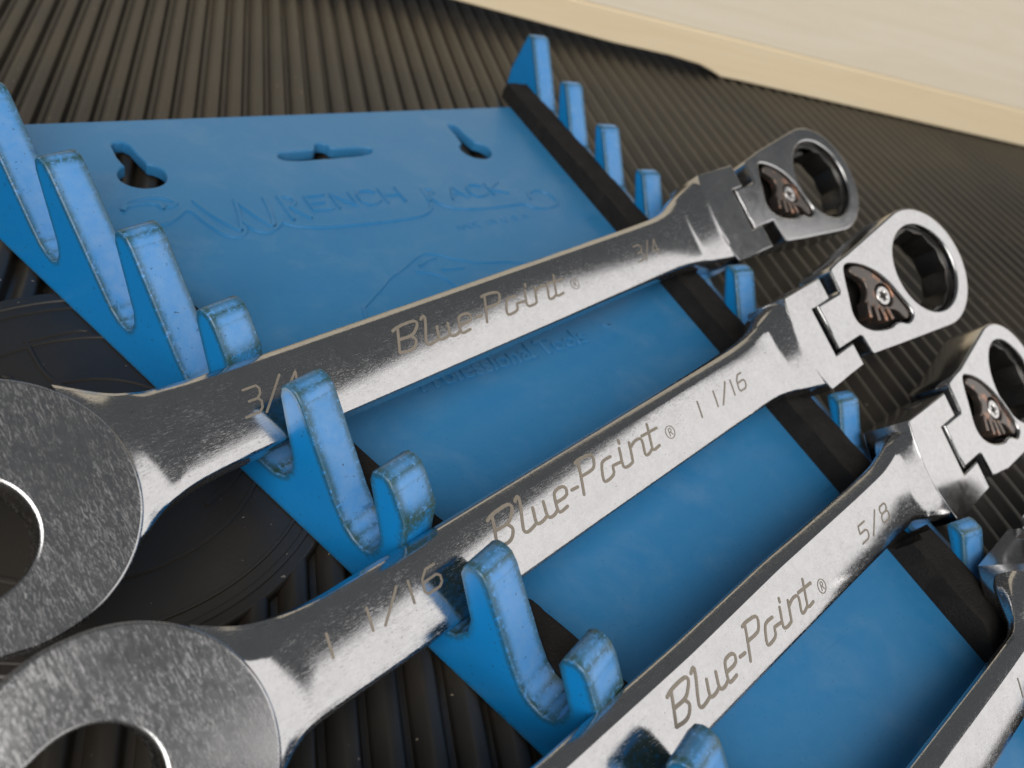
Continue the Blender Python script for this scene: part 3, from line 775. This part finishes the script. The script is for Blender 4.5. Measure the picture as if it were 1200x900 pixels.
G2 = dict(A=(47.3616, 31.2468, 10.916), d=(0.9926, 0.1158, 0.0373), N=(0.0259, -0.5004, 0.8654), W=(-0.1189, 0.858, 0.4997),
    label='chrome flex-head wrench marked 1 1/16 with bright white ratchet head, across the middle',
    xf=90.3, xs=99.7, xp=107, px=103.5, xo=-25.4, ramp=5.2, fork=(-4.4, 16.0), slot=(0.7, 11.1), tilt=8, skew=-.2, crown=.66,
    lo=[(-31, -4), (-28, -1.6), (-25.7, -.1), (-24, .6), (-21.5, 1.0), (-18.4, 1.0), (-6, .9), (30, .8), (73, .3), (79, .2), (84.7, -.8), (93, -3.2), (95, -3.6)],
    hi=[(-31, 19), (-28, 16.8), (-26.4, 15.6), (-24, 14.2), (-21, 13.3), (-17.8, 12.8), (-14, 12.5), (0, 12.3), (75, 12.2), (80.5, 12.5), (86, 13.3), (91.3, 15.2), (95, 15.8)],
    oc=(-39.9, 7.6, 14.8), jaw=12.4, jang=15, throat=(-36.5, 9.9),
    ring=(38.5, -.8, 10.5, 14.5), shoulder=(7.9, 9.6, -10.7), tongue=(4.1, -5.8), rec=(0, 0),
    brand=(8.9, 5.3, 1.0, 1.0), sizes=[('1 1/16', 55.8, 5.3, 2.5, 2.8, 2.75, .25), ('1 1/16', -18.3, 6.4, 2.9, 2.75, 3.1, .2)])
G3 = dict(A=(54.2566, 3.339, 12.1839), d=(0.9955, 0.0789, -0.0521), N=(0.0845, -0.4949, 0.8648), W=(-0.0425, 0.8654, 0.4993),
    label='chrome flex-head wrench marked 5/8, its ratchet head cut off at right',
    xf=88.2, xs=101.5, xp=109, px=104.5, xo=-25, ramp=4.6, fork=(-4.9, 16.2), slot=(1.0, 11.0), tilt=3, skew=-.5, T=3.5, crown=.32,
    lo=[(-30, -4), (-27, -2), (-24, -.6), (-19, 0), (-10, .1), (75, .3), (80.5, .3), (88, -2.4), (94, -4.2)],
    hi=[(-30, 16), (-27, 14), (-24, 12.6), (-19, 11.4), (-13, 10.1), (14, 10.4), (38, 11.3), (66, 11.7), (77, 12.0), (82.7, 12.8), (90, 14.6), (94, 15.6)],
    oc=(-38, 6.5, 13.8), jaw=12.4, jang=15, throat=(-35, 6.2),
    ring=(37.5, 2.0, 9.9, 14.0), shoulder=(8.2, 10.4, -10.8), tongue=(3.8, -5.4), rec=(2.5, .9),
    brand=(6.7, 2.9, 0.985, 0.93), sizes=[('5/8', 60.8, 4.2, 3.0, 2.7, 4.3, .22), ('5/8', -21, 4.6, 3.0, 2.7, 4.0, .2)])
G4 = dict(A=(61.1111, -24.4048, 8.0), d=(0.9975, 0.0713, 0.0), N=(0.0399, -0.5578, 0.829), W=(-0.0591, 0.8269, 0.5592),
    label='smallest chrome wrench, only its shank showing in the lower right corner',
    xf=70, xs=80.5, xp=87, px=84, xo=-22, ramp=3.6, fork=(-4.6, 16.2), slot=(0.8, 9.4), tilt=4, T=3.2, crown=.36,
    lo=[(-28, -4), (-25, -2.2), (-21, -.6), (-16, 0), (50, 0), (57, -.1), (62, -.4), (69, -3.0), (72, -3.8)],
    hi=[(-28, 15), (-25, 13.6), (-21, 12.2), (-16, 11.4), (0, 10.6), (24, 9.7), (48, 8.6), (65, 7.9), (67, 9.6), (70, 14.0), (74, 15.6)],
    oc=(-34, 6, 12), jaw=10.4, jang=15, throat=(-31, 5.6),
    ring=(33, -.4, 8.2, 11.6), shoulder=(7.6, 8.6, -9.0), tongue=(3.4, -5.0), rec=(-4, 0),
    brand=(-4.0, 3.2, 0.85, 0.85), sizes=[('1/2', 54.4, 2.8, 2.5, 2.6, 3.1, .25), ('1/2', -21, 4.0, 2.5, 2.5, 3.4, .2)])
WR_ALL = [G1, G2, G3, G4]
for g in WR_ALL: make_wrench(g)

# ------------------------------------------------------------------ foam strips, pressed down under the wrenches
def foam(name, P0, D, Nn_, s0, s1, t0, t1, ztop, seed):
    def back_z(s, t):
        q = P0 + D * s + Nn_ * t; z = 99.0
        for g in WR_ALL:
            A, d, W, N_ = (Vector(g[k_]) for k_ in ('A', 'd', 'W', 'N'))
            B = A - N_ * 5.9
            z_ = B.z - (N_.x * (q.x - B.x) + N_.y * (q.y - B.y)) / N_.z
            p3 = Vector((q.x, q.y, z_)) - A; w = p3.dot(W)
            if -2.0 < w < 14.5: z = min(z, z_ - .08)
            elif -5 < w <= -2.0: z = min(z, z_ + (-2.0 - w) * 1.6)
        return z
    verts, faces = [], []
    n = int((s1 - s0) / 1.2); m_ = 9
    for i in range(n + 1):
        s = s0 + (s1 - s0) * i / n
        e = min(1, (s - s0) / 1.2 + .55, (s1 - s) / 1.2 + .55)
        for j in range(m_ + 4):
            if j in (0, 1): t = t0 + (0 if j == 0 else .0); zz = 3.02 if j == 0 else None
            elif j in (m_ + 2, m_ + 3): t = t1; zz = 3.02 if j == m_ + 3 else None
            else: t = t0 + .35 + (t1 - t0 - .7) * (j - 2) / (m_ - 1); zz = None
            if zz is None:
                bz = back_z(s, (t0 + t1) / 2 if False else t)
                free = ztop * e + .35 * noise.noise((s * .09, t * .2, seed)) + .22 * noise.noise((s * .5, t * .5, seed + 4))
                edge = 0.30 if j in (1, m_ + 2) else (0.05 if j in (2, m_ + 1) else 0)
                zz = max(3.25, min(3 + free - edge, bz - edge * .5))
            q = P0 + D * s + Nn_ * t
            verts.append((q.x, q.y, zz))
    w_ = m_ + 4
    for i in range(n):
        for j in range(w_ - 1):
            a = i * w_ + j; faces.append((a, a + 1, a + w_ + 1, a + w_))
    faces.append(tuple(range(w_))); faces.append(tuple(range(n * w_, (n + 1) * w_)))
    return link_mesh(name, verts, faces, M['foam'], rack, angle=50)
foam('foam_strip', RP0, Rd, Rn, -3.2, 205, 0.2, 7.2, 5.2, 1.0)
foam('foam_strip', LP0, Ld, Ln, -32, 190, 6.1, 12.2, 4.6, 9.0)
